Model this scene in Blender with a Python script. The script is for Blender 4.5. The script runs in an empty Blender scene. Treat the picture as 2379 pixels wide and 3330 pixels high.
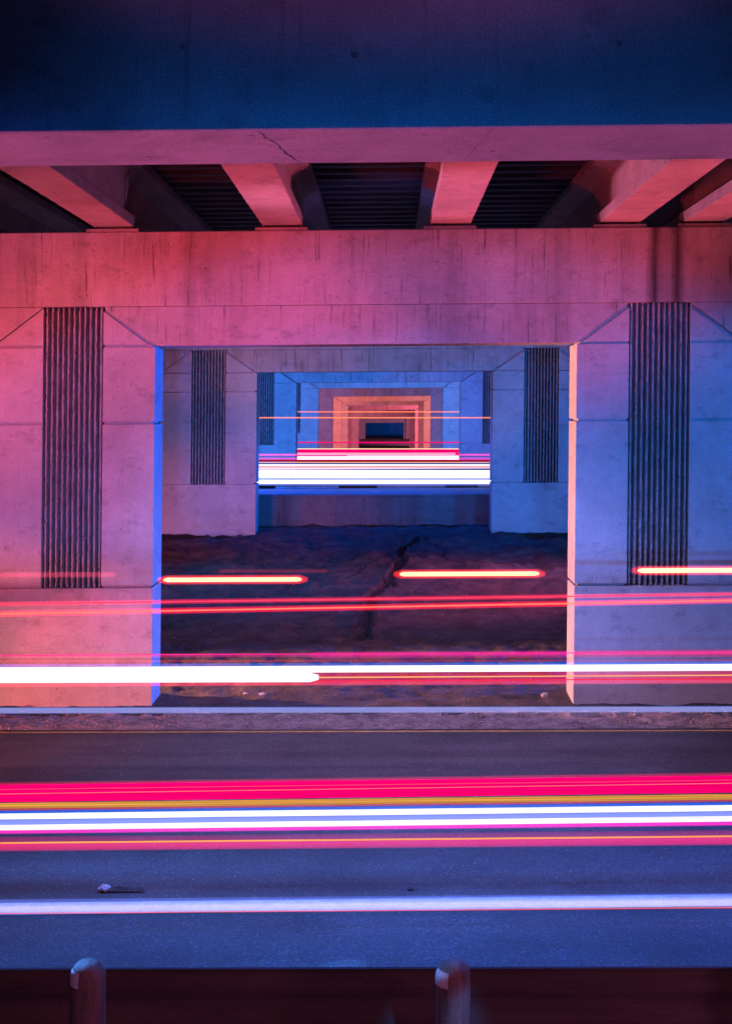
import bpy, bmesh, math, random
from mathutils import Vector, Matrix, noise

random.seed(7)
CZ = 3.98          # camera height above the road
S = 0.017          # cross fall of the whole site (road and bridge climb gently to the right)
scene = bpy.context.scene
COL = scene.collection
R = math.radians

# ------------------------------------------------------------------ helpers
def shear_mesh(me):
    for v in me.vertices:
        v.co.z += S * v.co.x

def obj(name, bm, mat, parent=None, loc=(0, 0, 0), smooth=False, shear=True):
    me = bpy.data.meshes.new(name)
    bm.normal_update()
    bm.to_mesh(me); bm.free()
    if shear: shear_mesh(me)
    if smooth:
        for p in me.polygons: p.use_smooth = True
    if mat: me.materials.append(mat)
    o = bpy.data.objects.new(name, me)
    COL.objects.link(o)
    o.location = (loc[0], loc[1], loc[2] + (S * loc[0] if shear else 0))
    if parent: o.parent = parent
    return o

def empty(name, loc=(0, 0, 0)):
    o = bpy.data.objects.new(name, None)
    o.empty_display_size = .3
    COL.objects.link(o)
    o.location = (loc[0], loc[1], loc[2] + S * loc[0])
    return o

def tag(o, label=None, cat=None, group=None, kind=None):
    if label: o['label'] = label
    if cat: o['category'] = cat
    if group: o['group'] = group
    if kind: o['kind'] = kind
    return o

def copy_tree(o, parent=None):
    c = o.copy(); COL.objects.link(c)
    if parent: c.parent = parent
    for ch in list(o.children):
        copy_tree(ch, c)
    return c

def box(bm, x0, x1, y0, y1, z0, z1, bev=0):
    vs = [bm.verts.new(p) for p in ((x0,y0,z0),(x1,y0,z0),(x1,y1,z0),(x0,y1,z0),(x0,y0,z1),(x1,y0,z1),(x1,y1,z1),(x0,y1,z1))]
    fs = [bm.faces.new([vs[i] for i in f]) for f in ((0,3,2,1),(4,5,6,7),(0,1,5,4),(1,2,6,5),(2,3,7,6),(3,0,4,7))]
    if bev:
        es = list({e for f in fs for e in f.edges})
        bmesh.ops.bevel(bm, geom=es, offset=bev, segments=2, affect='EDGES', profile=.5)

def prism_xz(bm, pts, y0, y1, bev=0):
    a = [bm.verts.new((p[0], y0, p[1])) for p in pts]
    b = [bm.verts.new((p[0], y1, p[1])) for p in pts]
    n = len(pts)
    fs = [bm.faces.new(a), bm.faces.new(b[::-1])]
    for i in range(n):
        fs.append(bm.faces.new((a[i], b[i], b[(i+1) % n], a[(i+1) % n])))
    bmesh.ops.recalc_face_normals(bm, faces=fs)
    if bev:
        es = list({e for f in fs for e in f.edges})
        bmesh.ops.bevel(bm, geom=es, offset=bev, segments=2, affect='EDGES', profile=.5)

TAPER = 3.6
def tube(bm, a, b, hz, hy, n=12):
    a = Vector(a); b = Vector(b)
    ra = []; rb = []
    for i in range(n):
        t = 2*math.pi*i/n
        off = Vector((0, hy*math.cos(t), hz*math.sin(t)))
        ra.append(bm.verts.new(a+off)); rb.append(bm.verts.new(b+off))
    # rounded ends
    d = (b-a).normalized()
    rings = []
    for k, f in ((1, .86), (2, .5)):
        r1 = [bm.verts.new(a + (v.co-a)*f - d*hz*(1-f)*TAPER) for v in ra]
        r2 = [bm.verts.new(b + (v.co-b)*f + d*hz*(1-f)*TAPER) for v in rb]
        rings.append((r1, r2))
    seq = [rings[1][0], rings[0][0], ra, rb, rings[0][1], rings[1][1]]
    for u, v in zip(seq[:-1], seq[1:]):
        for i in range(n):
            bm.faces.new((u[i], u[(i+1) % n], v[(i+1) % n], v[i]))
    bm.faces.new(seq[0][::-1]); bm.faces.new(seq[-1])
    bmesh.ops.recalc_face_normals(bm, faces=bm.faces)

# ------------------------------------------------------------------ materials
def newmat(name):
    m = bpy.data.materials.new(name); m.use_nodes = True
    nt = m.node_tree; nt.nodes.clear()
    out = nt.nodes.new('ShaderNodeOutputMaterial')
    return m, nt, out

def N(nt, t, **kw):
    n = nt.nodes.new(t)
    for k, v in kw.items():
        if k in n.inputs: n.inputs[k].default_value = v
        else: setattr(n, k, v)
    return n

def ramp(nt, src, stops):
    r = nt.nodes.new('ShaderNodeValToRGB')
    while len(r.color_ramp.elements) < len(stops): r.color_ramp.elements.new(.5)
    for e, (p, c) in zip(r.color_ramp.elements, stops):
        e.position = p; e.color = (c, c, c, 1) if not isinstance(c, tuple) else (*c, 1)
    nt.links.new(src, r.inputs[0])
    return r.outputs[0]

def mult(nt, a, b, fac=1.0):
    m = nt.nodes.new('ShaderNodeMix'); m.data_type = 'RGBA'; m.blend_type = 'MULTIPLY'
    m.inputs[0].default_value = fac
    nt.links.new(a, m.inputs[6]); nt.links.new(b, m.inputs[7])
    return m.outputs[2]

def noise_tex(nt, vec, scale, detail=4, rough=.55):
    n = N(nt, 'ShaderNodeTexNoise', Scale=scale, Detail=detail, Roughness=rough)
    nt.links.new(vec, n.inputs['Vector'])
    return n.outputs['Fac']

def mapping(nt, vec, sc):
    m = nt.nodes.new('ShaderNodeMapping'); m.inputs['Scale'].default_value = sc
    nt.links.new(vec, m.inputs['Vector'])
    return m.outputs[0]

def concrete(name, base=(.36,.35,.34), rough=.85, drips=.5, mott=.25, grain=.25, drain=False, gscale=55):
    m, nt, out = newmat(name)
    geo = nt.nodes.new('ShaderNodeNewGeometry'); P = geo.outputs['Position']
    rgb = nt.nodes.new('ShaderNodeRGB'); rgb.outputs[0].default_value = (*base, 1)
    c = rgb.outputs[0]
    c = mult(nt, c, ramp(nt, noise_tex(nt, P, 1.3, 6, .6), [(.25, 1-mott), (.7, 1.0)]))
    c = mult(nt, c, ramp(nt, noise_tex(nt, P, 7, 5, .7), [(.3, .86), (.65, 1.0)]))
    # aggregate speckle
    c = mult(nt, c, ramp(nt, noise_tex(nt, P, gscale, 2, .8), [(.35, 1-grain), (.62, 1.0)]))
    # bug holes
    v = N(nt, 'ShaderNodeTexVoronoi', Scale=6.0, Randomness=1.0); nt.links.new(P, v.inputs['Vector'])
    c = mult(nt, c, ramp(nt, v.outputs['Distance'], [(.04, .2), (.085, 1.0)]), .7)
    c = mult(nt, c, ramp(nt, noise_tex(nt, mapping(nt, P, (1, 1, 1.6)), 3.1, 6, .75), [(.36, .62), (.46, 1.0)]), .6)
    # water runs: thin vertical streaks gathered in patches
    if drips:
        th = ramp(nt, noise_tex(nt, mapping(nt, P, (17, 17, .62)), 1.5, 5, .68), [(.325, .10), (.43, 1.0)])
        msk = ramp(nt, noise_tex(nt, mapping(nt, P, (1, 1, 1.3)), .9, 2), [(.40, 0.0), (.54, 1.0)])
        mx = nt.nodes.new('ShaderNodeMix'); mx.data_type = 'RGBA'
        nt.links.new(msk, mx.inputs[0]); mx.inputs[6].default_value = (1,1,1,1); nt.links.new(th, mx.inputs[7])
        c = mult(nt, c, mx.outputs[2], drips)
        broad = ramp(nt, noise_tex(nt, mapping(nt, P, (3.0, 3.0, .10)), 1.3, 4), [(.32, .5), (.56, 1.0)])
        c = mult(nt, c, broad, .6*drips)
    if drain:
        # dark leakage under the open joint between the two decks
        sep = nt.nodes.new('ShaderNodeSeparateXYZ'); nt.links.new(P, sep.inputs[0])
        wob = noise_tex(nt, mapping(nt, P, (4, 4, .4)), 3, 3)
        def band(x0, w, dark):
            a = N(nt, 'ShaderNodeMath', operation='SUBTRACT'); nt.links.new(sep.outputs[0], a.inputs[0]); a.inputs[1].default_value = x0
            b = N(nt, 'ShaderNodeMath', operation='ABSOLUTE'); nt.links.new(a.outputs[0], b.inputs[0])
            d = N(nt, 'ShaderNodeMath', operation='MULTIPLY_ADD'); nt.links.new(wob, d.inputs[0]); d.inputs[1].default_value = .10; nt.links.new(b.outputs[0], d.inputs[2])
            return ramp(nt, d.outputs[0], [(.05, dark), (w, 1.0)])
        c = mult(nt, c, band(3.50, .17, .16)); c = mult(nt, c, band(3.80, .15, .28)); c = mult(nt, c, band(3.66, .42, .62))
    bs = N(nt, 'ShaderNodeBsdfPrincipled', Roughness=rough)
    bs.inputs['Specular IOR Level'].default_value = .25
    nt.links.new(c, bs.inputs['Base Color'])
    h1 = noise_tex(nt, P, 90, 3, .7); h2 = noise_tex(nt, P, 9, 5, .6)
    ad = N(nt, 'ShaderNodeMath', operation='MULTIPLY_ADD'); nt.links.new(h2, ad.inputs[0]); ad.inputs[1].default_value = 1.6; nt.links.new(h1, ad.inputs[2])
    bp = N(nt, 'ShaderNodeBump', Strength=.45, Distance=.006); nt.links.new(ad.outputs[0], bp.inputs['Height'])
    nt.links.new(bp.outputs[0], bs.inputs['Normal']); nt.links.new(bs.outputs[0], out.inputs[0])
    return m

def rough_mat(name, c0, c1, scale, bump, bdist, rough=.9, stretch=(1,1,1), fine=120, metal=0.0, spec=.2):
    m, nt, out = newmat(name)
    geo = nt.nodes.new('ShaderNodeNewGeometry'); P = geo.outputs['Position']
    P2 = mapping(nt, P, stretch)
    c = ramp(nt, noise_tex(nt, P2, scale, 7, .65), [(.3, c0), (.7, c1)])
    c = mult(nt, c, ramp(nt, noise_tex(nt, P, fine, 2, .8), [(.35, .55), (.65, 1.0)]))
    bs = N(nt, 'ShaderNodeBsdfPrincipled', Roughness=rough, Metallic=metal)
    bs.inputs['Specular IOR Level'].default_value = spec
    nt.links.new(c, bs.inputs['Base Color'])
    h = N(nt, 'ShaderNodeMath', operation='ADD')
    nt.links.new(noise_tex(nt, P2, scale*4, 6, .7), h.inputs[0]); nt.links.new(noise_tex(nt, P, fine, 2, .8), h.inputs[1])
    bp = N(nt, 'ShaderNodeBump', Strength=bump, Distance=bdist); nt.links.new(h.outputs[0], bp.inputs['Height'])
    nt.links.new(bp.outputs[0], bs.inputs['Normal']); nt.links.new(bs.outputs[0], out.inputs[0])
    return m

def emit_mat(col):
    m, nt, out = newmat('lamp_light')
    mx = max(col)
    e = N(nt, 'ShaderNodeEmission', Strength=mx); e.inputs['Color'].default_value = (col[0]/mx, col[1]/mx, col[2]/mx, 1)
    # lamps of many vehicles: the line is made of fine threads of unequal strength
    geo = nt.nodes.new('ShaderNodeNewGeometry')
    f = noise_tex(nt, mapping(nt, geo.outputs['Position'], (.12, .0, 130.0)), 1.0, 3, .6)
    mr = N(nt, 'ShaderNodeMapRange'); nt.links.new(f, mr.inputs[0])
    mr.inputs[1].default_value = .3; mr.inputs[2].default_value = .7; mr.inputs[3].default_value = mx*.74; mr.inputs[4].default_value = mx*1.22
    nt.links.new(mr.outputs[0], e.inputs['Strength'])
    nt.links.new(e.outputs[0], out.inputs['Surface']); return m

def glow_mat(col, thick):
    m, nt, out = newmat('lamp_glow')
    mx = max(col)
    e = N(nt, 'ShaderNodeEmission', Strength=mx/thick); e.inputs['Color'].default_value = (col[0]/mx, col[1]/mx, col[2]/mx, 1)
    nt.links.new(e.outputs[0], out.inputs['Volume']); return m

M_conc = concrete('pier_concrete', base=(.40,.39,.38), drips=.15)
M_cap = concrete('cap_concrete', base=(.40,.385,.375), drips=.75, mott=.3)
M_cap_drain = concrete('stained_cap_concrete', base=(.40,.385,.375), drips=.75, mott=.3, drain=True)
M_near = concrete('near_cap_concrete', base=(.33,.33,.33), drips=.3, mott=.45, grain=.35, gscale=130)
M_girder = concrete('girder_concrete', base=(.40,.38,.37), drips=0, mott=.35)
M_fin = rough_mat('split_rib_concrete', (.22,.20,.19), (.48,.44,.42), 9, 1.0, .02, .95, (1,1,.5), 60)
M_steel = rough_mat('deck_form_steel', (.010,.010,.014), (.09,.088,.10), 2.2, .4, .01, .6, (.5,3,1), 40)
M_asph = rough_mat('asphalt', (.045,.045,.048), (.085,.085,.09), .9, 1.0, .02, .75, (.18,1.2,1), 46, spec=.2)
def asphalt():
    m, nt, out = newmat('asphalt')
    geo = nt.nodes.new('ShaderNodeNewGeometry'); P = geo.outputs['Position']
    c = ramp(nt, noise_tex(nt, mapping(nt, P, (.12, 1.6, 1)), .9, 5, .6), [(.3, .046), (.7, .085)])
    c = mult(nt, c, ramp(nt, noise_tex(nt, P, .8, 6, .7), [(.35, .7), (.6, 1.0)]))
    c = mult(nt, c, ramp(nt, noise_tex(nt, P, 46, 3, .8), [(.36, .62), (.62, 1.2)]))
    v = N(nt, 'ShaderNodeTexVoronoi', Scale=75.0); nt.links.new(P, v.inputs['Vector'])
    sp = nt.nodes.new('ShaderNodeSeparateColor'); nt.links.new(v.outputs['Color'], sp.inputs[0])
    c = mult(nt, c, ramp(nt, sp.outputs[0], [(.86, 1.0), (.985, 2.0)]))
    bs = N(nt, 'ShaderNodeBsdfPrincipled', Roughness=.7); bs.inputs['Specular IOR Level'].default_value = .22
    nt.links.new(c, bs.inputs['Base Color'])
    h = N(nt, 'ShaderNodeMath', operation='MULTIPLY_ADD'); nt.links.new(noise_tex(nt, P, 42, 4, .75), h.inputs[0]); h.inputs[1].default_value = 1.0
    nt.links.new(sp.outputs[1], h.inputs[2])
    bp = N(nt, 'ShaderNodeBump', Strength=.8, Distance=.012); nt.links.new(h.outputs[0], bp.inputs['Height'])
    nt.links.new(bp.outputs[0], bs.inputs['Normal']); nt.links.new(bs.outputs[0], out.inputs[0])
    return m
M_asph = asphalt()
M_dirt = rough_mat('bare_dirt', (.060,.050,.048), (.165,.138,.125), 2.6, 1.0, .09, .95, (1,1,1), 38)
M_shoulder = rough_mat('gravelly_shoulder', (.10,.09,.085), (.34,.28,.25), 5, 1.0, .03, .95, (1,1,1), 30)
M_wall = concrete('wall_concrete', base=(.15,.16,.175), drips=.6, mott=.35)
M_rail = rough_mat('weathered_guardrail_steel', (.035,.028,.028), (.08,.065,.06), 3, .4, .004, .85, (.15,1,1.5), 150, metal=.0, spec=.12)
M_wood = rough_mat('weathered_post_timber', (.07,.05,.045), (.20,.155,.14), 14, .7, .01, .9, (1,1,.12), 160)
M_paint = rough_mat('road_paint', (.22,.22,.22), (.42,.42,.42), 8, .8, .01, .6, (1,1,1), 60)
M_lit_patch = rough_mat('painted_blue_light', (.34,.36,.42), (.55,.56,.62), 8, .3, .003, .5, (1,1,1), 120)  # pale tone that paints the blue light on the posts
M_stone = rough_mat('pale_stone', (.25,.2,.17), (.5,.42,.36), 12, .8, .02, .9)
M_weed = rough_mat('dry_weed', (.25,.26,.16), (.5,.5,.36), 20, .3, .01, .8)
M_can = rough_mat('crumpled_foil', (.3,.3,.32), (.6,.6,.62), 30, .5, .01, .35, metal=.4)
M_rag = rough_mat('dark_rag', (.03,.03,.03), (.10,.08,.08), 20, .8, .01, .9)
M_ground = rough_mat('night_ground', (.03,.028,.025), (.09,.08,.07), .6, .6, .05, .95)
STREAKS = [
 ('short white-hot bar over the dirt bank, left one of the two between the piers', [
   ('core', [-2.409, 14.0, 2.083, -0.973, 14.0, 2.082], 0.0248, (1.6, 1.1, 0.62)),
   ('glow', [-2.429, 14.0, 2.083, -0.953, 14.0, 2.082], 0.0522, (1.0, 0.03, 0.03)),
 ]),
 ('short white-hot bar over the dirt bank, right one of the two beside the crack', [
   ('core', [0.2, 14.0, 2.134, 1.643, 14.0, 2.133], 0.0248, (1.6, 1.1, 0.62)),
   ('glow', [0.18, 14.0, 2.134, 1.663, 14.0, 2.133], 0.0522, (1.0, 0.03, 0.03)),
 ]),
 ('white-hot bar running off the right edge across the right fluted panel', [
   ('core', [2.819, 14.0, 2.161, 5.646, 14.0, 2.156], 0.0273, (1.6, 1.15, 0.7)),
   ('glow', [2.799, 14.0, 2.161, 5.666, 14.0, 2.156], 0.0547, (1.0, 0.03, 0.04)),
 ]),
 ('faint salmon bar crossing the foot of the left fluted panel', [
   ('glow', [-4.233, 14.0, 2.148, -3.03, 14.0, 2.145], 0.0323, (0.28, 0.02, 0.05)),
 ]),
 ('faint dull red line above the left white-hot bar', [
   ('glow', [-1.821, 14.0, 2.178, -0.675, 14.0, 2.173], 0.0224, (0.1, 0.005, 0.008)),
 ]),
 ('upper of the two thin red lines crossing both front piers', [
   ('glow', [-10.0, 13.5, 1.847, 10.0, 13.7, 1.999], 0.0266, (0.55, 0.0, 0.03)),
   ('core', [-10.0, 13.5, 1.847, 10.0, 13.7, 1.999], 0.0063, (1, 0.08, 0.14)),
 ]),
 ('lower of the two thin red lines, with an orange core, crossing both front piers', [
   ('glow', [-10.0, 13.3, 1.743, 10.0, 13.5, 1.994], 0.0333, (0.8, 0.0, 0.03)),
   ('core', [-10.0, 13.3, 1.743, 10.0, 13.5, 1.994], 0.0071, (1, 0.3, 0.14)),
 ]),
 ('thin magenta line just above the thick white band', [
   ('core', [-10.0, 13.9, 1.27, 10.0, 14.1, 1.243], 0.0047, (1, 0.03, 0.3)),
   ('glow', [-10.0, 13.9, 1.257, 10.0, 14.1, 1.242], 0.0248, (0.26, 0.0, 0.09)),
   ('glow', [-0.765, 13.992, 1.242, 10.0, 14.1, 1.241], 0.0447, (0.25, 0.0, 0.07)),
   ('glow', [-10.0, 13.9, 1.223, 10.0, 14.1, 1.135], 0.0099, (0.22, 0.0, 0.03)),
 ]),
 ('thick white band across the piers, full height left of the middle', [
   ('core', [-10.0, 13.9, 1.099, 10.0, 14.1, 1.079], 0.0373, (1.25, 1.2, 1.3)),
   ('core', [-10.0, 13.9, 1.023, -0.822, 13.992, 1.0], 0.0522, (1.25, 1.2, 1.3)),
   ('glow', [-10.0, 13.9, 1.15, 10.0, 14.1, 1.124], 0.0248, (0.0, 0.07, 0.42)),
   ('glow', [-10.0, 13.9, 0.937, 10.0, 14.1, 0.925], 0.0224, (0.55, 0.02, 0.05)),
 ]),
 ('yellow-cored dark red line right of the middle, under the white band', [
   ('glow', [-0.798, 14.092, 0.98, 10.0, 14.2, 0.973], 0.0601, (0.4, 0.0, 0.02)),
   ('core', [-0.778, 14.092, 0.977, 10.0, 14.2, 0.977], 0.0065, (1.1, 0.55, 0.2)),
   ('core', [-0.797, 14.092, 0.937, 10.0, 14.2, 0.937], 0.006, (0.9, 0.02, 0.08)),
 ]),
 ('pale steel-blue band along the foot of both front piers', [
   ('haze', [-10.0, 13.6, 0.744, 10.0, 13.6, 0.722], 0.0302, (0.21, 0.235, 0.58)),
   ('core', [-10.0, 13.6, 0.776, 10.0, 13.6, 0.753], 0.0029, (0.02, 0.1, 0.4)),
 ]),
 ('broad magenta band across the road, with fine salmon threads in it', [
   ('slab', [-9.0, 10.63, 0.682, 9.0, 11.17, 0.718], 0.0735, (1.0, 0.0, 0.165)),
   ('glow', [-9.0, 10.63, 0.744, 9.0, 11.17, 0.781], 0.0155, (0.2, 0.0, 0.02)),
   ('core', [-9.0, 10.63, 0.717, 9.0, 11.17, 0.753], 0.0027, (1, 0.1, 0.17)),
   ('core', [-9.0, 10.63, 0.668, 9.0, 11.17, 0.737], 0.0027, (1, 0.26, 0.2)),
   ('core', [-9.0, 10.63, 0.648, 9.0, 11.17, 0.683], 0.0027, (0.85, 0.0, 0.15)),
   ('core', [-9.0, 10.63, 0.702, 9.0, 11.17, 0.738], 0.0023, (0.88, 0.0, 0.14)),
   ('glow', [-9.0, 10.63, 0.755, 9.0, 11.17, 0.804], 0.0193, (0.3, 0.0, 0.03)),
 ]),
 ('solid orange band touching the underside of the magenta band', [
   ('core', [-9.0, 10.58, 0.613, 9.0, 11.12, 0.636], 0.0077, (0.72, 0.3, 0.05)),
   ('core', [-9.0, 10.58, 0.596, 9.0, 11.12, 0.618], 0.0081, (0.8, 0.36, 0.06)),
   ('core', [-9.0, 10.58, 0.579, 9.0, 11.12, 0.601], 0.0069, (0.62, 0.26, 0.05)),
   ('glow', [-9.0, 10.58, 0.564, 9.0, 11.12, 0.585], 0.0077, (0.4, 0.02, 0.02)),
 ]),
 ('upper of the twin white bands across the road', [
   ('glow', [-9.0, 10.43, 0.592, 9.0, 10.97, 0.602], 0.0171, (0.0, 0.08, 0.55)),
   ('core', [-9.0, 10.43, 0.558, 9.0, 10.97, 0.567], 0.0247, (1.15, 1.15, 1.2)),
   ('glow', [-9.0, 10.43, 0.506, 9.0, 10.97, 0.513], 0.0323, (0.2, 0.26, 0.85)),
 ]),
 ('lower of the twin white bands across the road, magenta underneath', [
   ('core', [-9.0, 10.33, 0.494, 9.0, 10.87, 0.512], 0.0226, (1.15, 1.1, 1.2)),
   ('glow', [-9.0, 10.33, 0.464, 9.0, 10.87, 0.47], 0.0188, (0.85, 0.0, 0.4)),
 ]),
 ('thin orange line with a red haze below the twin white bands', [
   ('core', [-9.0, 10.23, 0.419, 9.0, 10.77, 0.379], 0.0067, (1.1, 0.42, 0.1)),
   ('glow', [-9.0, 10.23, 0.43, 9.0, 10.77, 0.39], 0.041, (0.2, 0.0, 0.025)),
   ('glow', [-9.0, 10.23, 0.39, 9.0, 10.77, 0.337], 0.0335, (0.55, 0.0, 0.05)),
 ]),
 ('lowest pale lavender band with a thin red under-edge, above the guardrail', [
   ('haze', [-9.0, 9.48, 0.183, 9.0, 10.02, 0.13], 0.013, (0.33, 0.25, 0.36)),
   ('haze', [-9.0, 9.48, 0.154, 9.0, 10.02, 0.101], 0.013, (0.42, 0.31, 0.42)),
   ('glow', [-9.0, 9.48, 0.193, 9.0, 10.02, 0.13], 0.0312, (0.16, 0.14, 0.34)),
   ('glow', [-9.0, 9.48, 0.227, 9.0, 10.02, 0.165], 0.0242, (0.06, 0.08, 0.34)),
   ('core', [-9.0, 9.48, 0.147, 9.0, 10.02, 0.071], 0.0038, (0.85, 0.05, 0.08)),
 ]),
 ('thin orange line high across the second road, over the third row of piers', [
   ('core', [-15.0, 37.0, 3.771, 15.0, 37.0, 3.566], 0.0118, (1.1, 0.36, 0.16)),
   ('glow', [-15.0, 37.0, 3.771, 15.0, 37.0, 3.566], 0.0263, (0.6, 0.08, 0.03)),
 ]),
 ('pair of thin red lines low over the third row of piers', [
   ('glow', [-15.0, 37.0, 2.681, 15.0, 37.0, 2.49], 0.0328, (0.9, 0.0, 0.1)),
   ('glow', [-15.0, 37.0, 2.568, 15.0, 37.0, 2.379], 0.046, (0.55, 0.0, 0.06)),
 ]),
 ('dark red and yellow line just above the blinding white bands', [
   ('core', [-15.0, 37.0, 2.509, 15.0, 37.0, 2.32], 0.0276, (0.4, 0.0, 0.03)),
   ('core', [-15.0, 37.0, 2.457, 15.0, 37.0, 2.269], 0.0118, (1.1, 0.6, 0.3)),
   ('core', [-15.0, 37.0, 2.425, 15.0, 37.0, 2.238], 0.0131, (0.02, 0.06, 0.4)),
 ]),
 ('thin white and salmon band right above the widest blinding white band', [
   ('core', [-15.0, 36.8, 2.387, 15.0, 36.8, 2.2], 0.0261, (1.3, 1.2, 1.25)),
   ('core', [-15.0, 36.8, 2.332, 15.0, 36.8, 2.146], 0.0196, (1.1, 0.45, 0.5)),
   ('core', [-15.0, 36.8, 2.274, 15.0, 36.8, 2.089], 0.0353, (1.15, 0.85, 1.1)),
 ]),
 ('widest blinding white band on the second road', [
   ('core', [-14.0, 33.2, 2.313, 14.0, 33.2, 2.142], 0.0972, (1.4, 1.4, 1.4)),
   ('glow', [-14.0, 33.2, 2.183, 14.0, 33.2, 2.013], 0.0471, (0.35, 0.35, 0.7)),
 ]),
 ('narrow blinding white band lowest on the second road, over the low barrier', [
   ('core', [-14.0, 33.1, 2.105, 14.0, 33.1, 1.937], 0.047, (1.3, 1.3, 1.4)),
   ('glow', [-14.0, 33.1, 2.094, 14.0, 33.1, 1.926], 0.0881, (0.1, 0.15, 0.6)),
 ]),
 ('thin orange line highest of all, behind the third row of piers', [
   ('core', [-18.0, 46.5, 3.928, 18.0, 46.5, 3.679], 0.0124, (1.1, 0.3, 0.13)),
   ('glow', [-18.0, 46.5, 3.928, 18.0, 46.5, 3.679], 0.0297, (0.6, 0.08, 0.03)),
 ]),
 ('thin magenta line behind the third row of piers, above the pink bands', [
   ('core', [-18.0, 46.5, 2.798, 18.0, 46.5, 2.564], 0.0231, (1.0, 0.0, 0.2)),
 ]),
 ('pink and white banded glow behind the third row of piers', [
   ('core', [-18.0, 46.5, 2.563, 18.0, 46.5, 2.331], 0.0149, (1.3, 1.0, 0.6)),
   ('core', [-18.0, 46.5, 2.483, 18.0, 46.5, 2.252], 0.0578, (1.0, 0.0, 0.17)),
   ('core', [-18.0, 46.5, 2.375, 2.5, 46.5, 2.244], 0.0446, (1.1, 0.42, 0.6)),
   ('core', [2.5, 46.5, 2.244, 18.0, 46.5, 2.145], 0.0446, (1.0, 0.0, 0.2)),
   ('core', [-18.0, 46.5, 2.307, -1.458, 46.5, 2.202], 0.0198, (1.0, 0.02, 0.25)),
   ('core', [-1.458, 46.5, 2.202, 18.0, 46.5, 2.078], 0.0198, (1.1, 0.6, 0.8)),
   ('core', [-18.0, 46.5, 2.225, 18.0, 46.5, 1.998], 0.0578, (1.4, 1.3, 1.4)),
 ]),
]
# ------------------------------------------------------------------ bridge bents
ZT = CZ + 1.36      # line where haunch and rib panel start
ZC = CZ + .835      # soffit of the cap
ZTOP = CZ + 2.35
TH = .64
G = .016

def pier_bm(h, base, j3, j2, zc, zt):
    bm = bmesh.new()
    f = .40; bv = .008
    box(bm, -h, h, 0, TH, base, j3-G, bv)
    for s in (-1, 1):
        xa, xb = sorted((s*f, s*h))
        lv = [j3+G] + ([j2-G, j2+G] if j2 else []) + [zc-G]
        for i in range(0, len(lv), 2):
            box(bm, xa, xb, 0, TH, lv[i], lv[i+1], bv)
        w = h-f; hh = zt-zc
        # triangular haunch panel, its sloping edge held back from the cap by the groove
        prism_xz(bm, [(s*f, zc+G), (s*(h-.085), zc+G), (s*f, zt-.062)], 0, TH, .006)
        xa, xb = sorted((s*(f+.012), s*(h-.045)))
        box(bm, xa, xb, .06, TH-.06, base+.05, zc+.02)
        prism_xz(bm, [(s*(f+.012), zc+.019), (s*(h-.03), zc+.019), (s*(f+.012), zt-.01)], .06, TH-.06)
    box(bm, -f-.004, f+.004, .21, TH-.004, j3-.05, zt-.002)
    return bm

def flute_bm(z0, z1, seed):
    bm = bmesh.new()
    ribs = 11; W = .80; pitch = W/ribs
    prof = [(0, .198), (.19, .194), (.27, .10), (.36, .052), (.64, .050), (.73, .10), (.81, .194)]
    xs = []
    for r in range(ribs):
        for (u, y) in prof: xs.append((-W/2 + (r+u)*pitch, y, r))
    xs.append((W/2-.001, .198, ribs))
    rows = int((z1-z0)/.022)
    grid = []
    for k in range(rows+1):
        z = z0 + (z1-z0)*k/rows
        row = []
        for (x, y, r) in xs:
            top = max(0, (.198-y)/.148)
            n1 = noise.noise(Vector((r*7.3+seed, z*3.0, 0))); n2 = noise.noise(Vector((x*60+seed, z*16, 3)))
            n3 = noise.noise(Vector((r*3.1, z*34, seed)))
            dx = top*(.004*n1 + .008*n3)
            dy = top*(.016*n2 + .05*max(0, n3-.12)+.03*max(0, noise.noise(Vector((r*5.7, z*9, seed)))-.2))
            row.append(bm.verts.new((x+dx, min(.205, y+dy), z)))
        grid.append(row)
    for k in range(rows):
        for i in range(len(xs)-1):
            bm.faces.new((grid[k][i], grid[k][i+1], grid[k+1][i+1], grid[k+1][i]))
    return bm

XL, XR = -4.18, 3.58
def bent(d, h, base, j3, j2, zc=ZC, zt=ZT, ztop=ZTOP, label='', outer=(), capmat=None, flute=True, xe=8.6):
    root = empty('bridge_bent', (0, d, 0))
    tag(root, label, 'bridge bent', 'concrete bents one behind the other under the bridge')
    xs = sorted([XL, XR] + list(outer))
    bm = bmesh.new()
    box(bm, -xe, xe, -.022, TH+.022, zt, ztop, .012)
    edges = [(-xe+.01, None)] + [(x, 1) for x in xs] + [(xe-.01, None)]
    for (a, fa), (b, fb) in zip(edges[:-1], edges[1:]):
        if b-a < .9: continue
        pts = []
        if fa: pts += [(a+h+.0, zc), (a+.405, zt-.003)]
        else: pts += [(a, zc), (a, zt-.003)]
        if fb: pts += [(b-.405, zt-.003), (b-h, zc)]
        else: pts += [(b, zt-.003), (b, zc)]
        prism_xz(bm, pts, 0, TH, .008)
    obj('cap_beam', bm, capmat or M_cap, root)
    for i, x in enumerate(xs):
        p = obj('pier', pier_bm(h, base, j3, j2, zc, zt), M_conc, root, (x, 0, 0))
        if flute: obj('ribbed_panel', flute_bm(j3-.01, zt-.004, i*9.1+d), M_fin, p)
    return root

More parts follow.
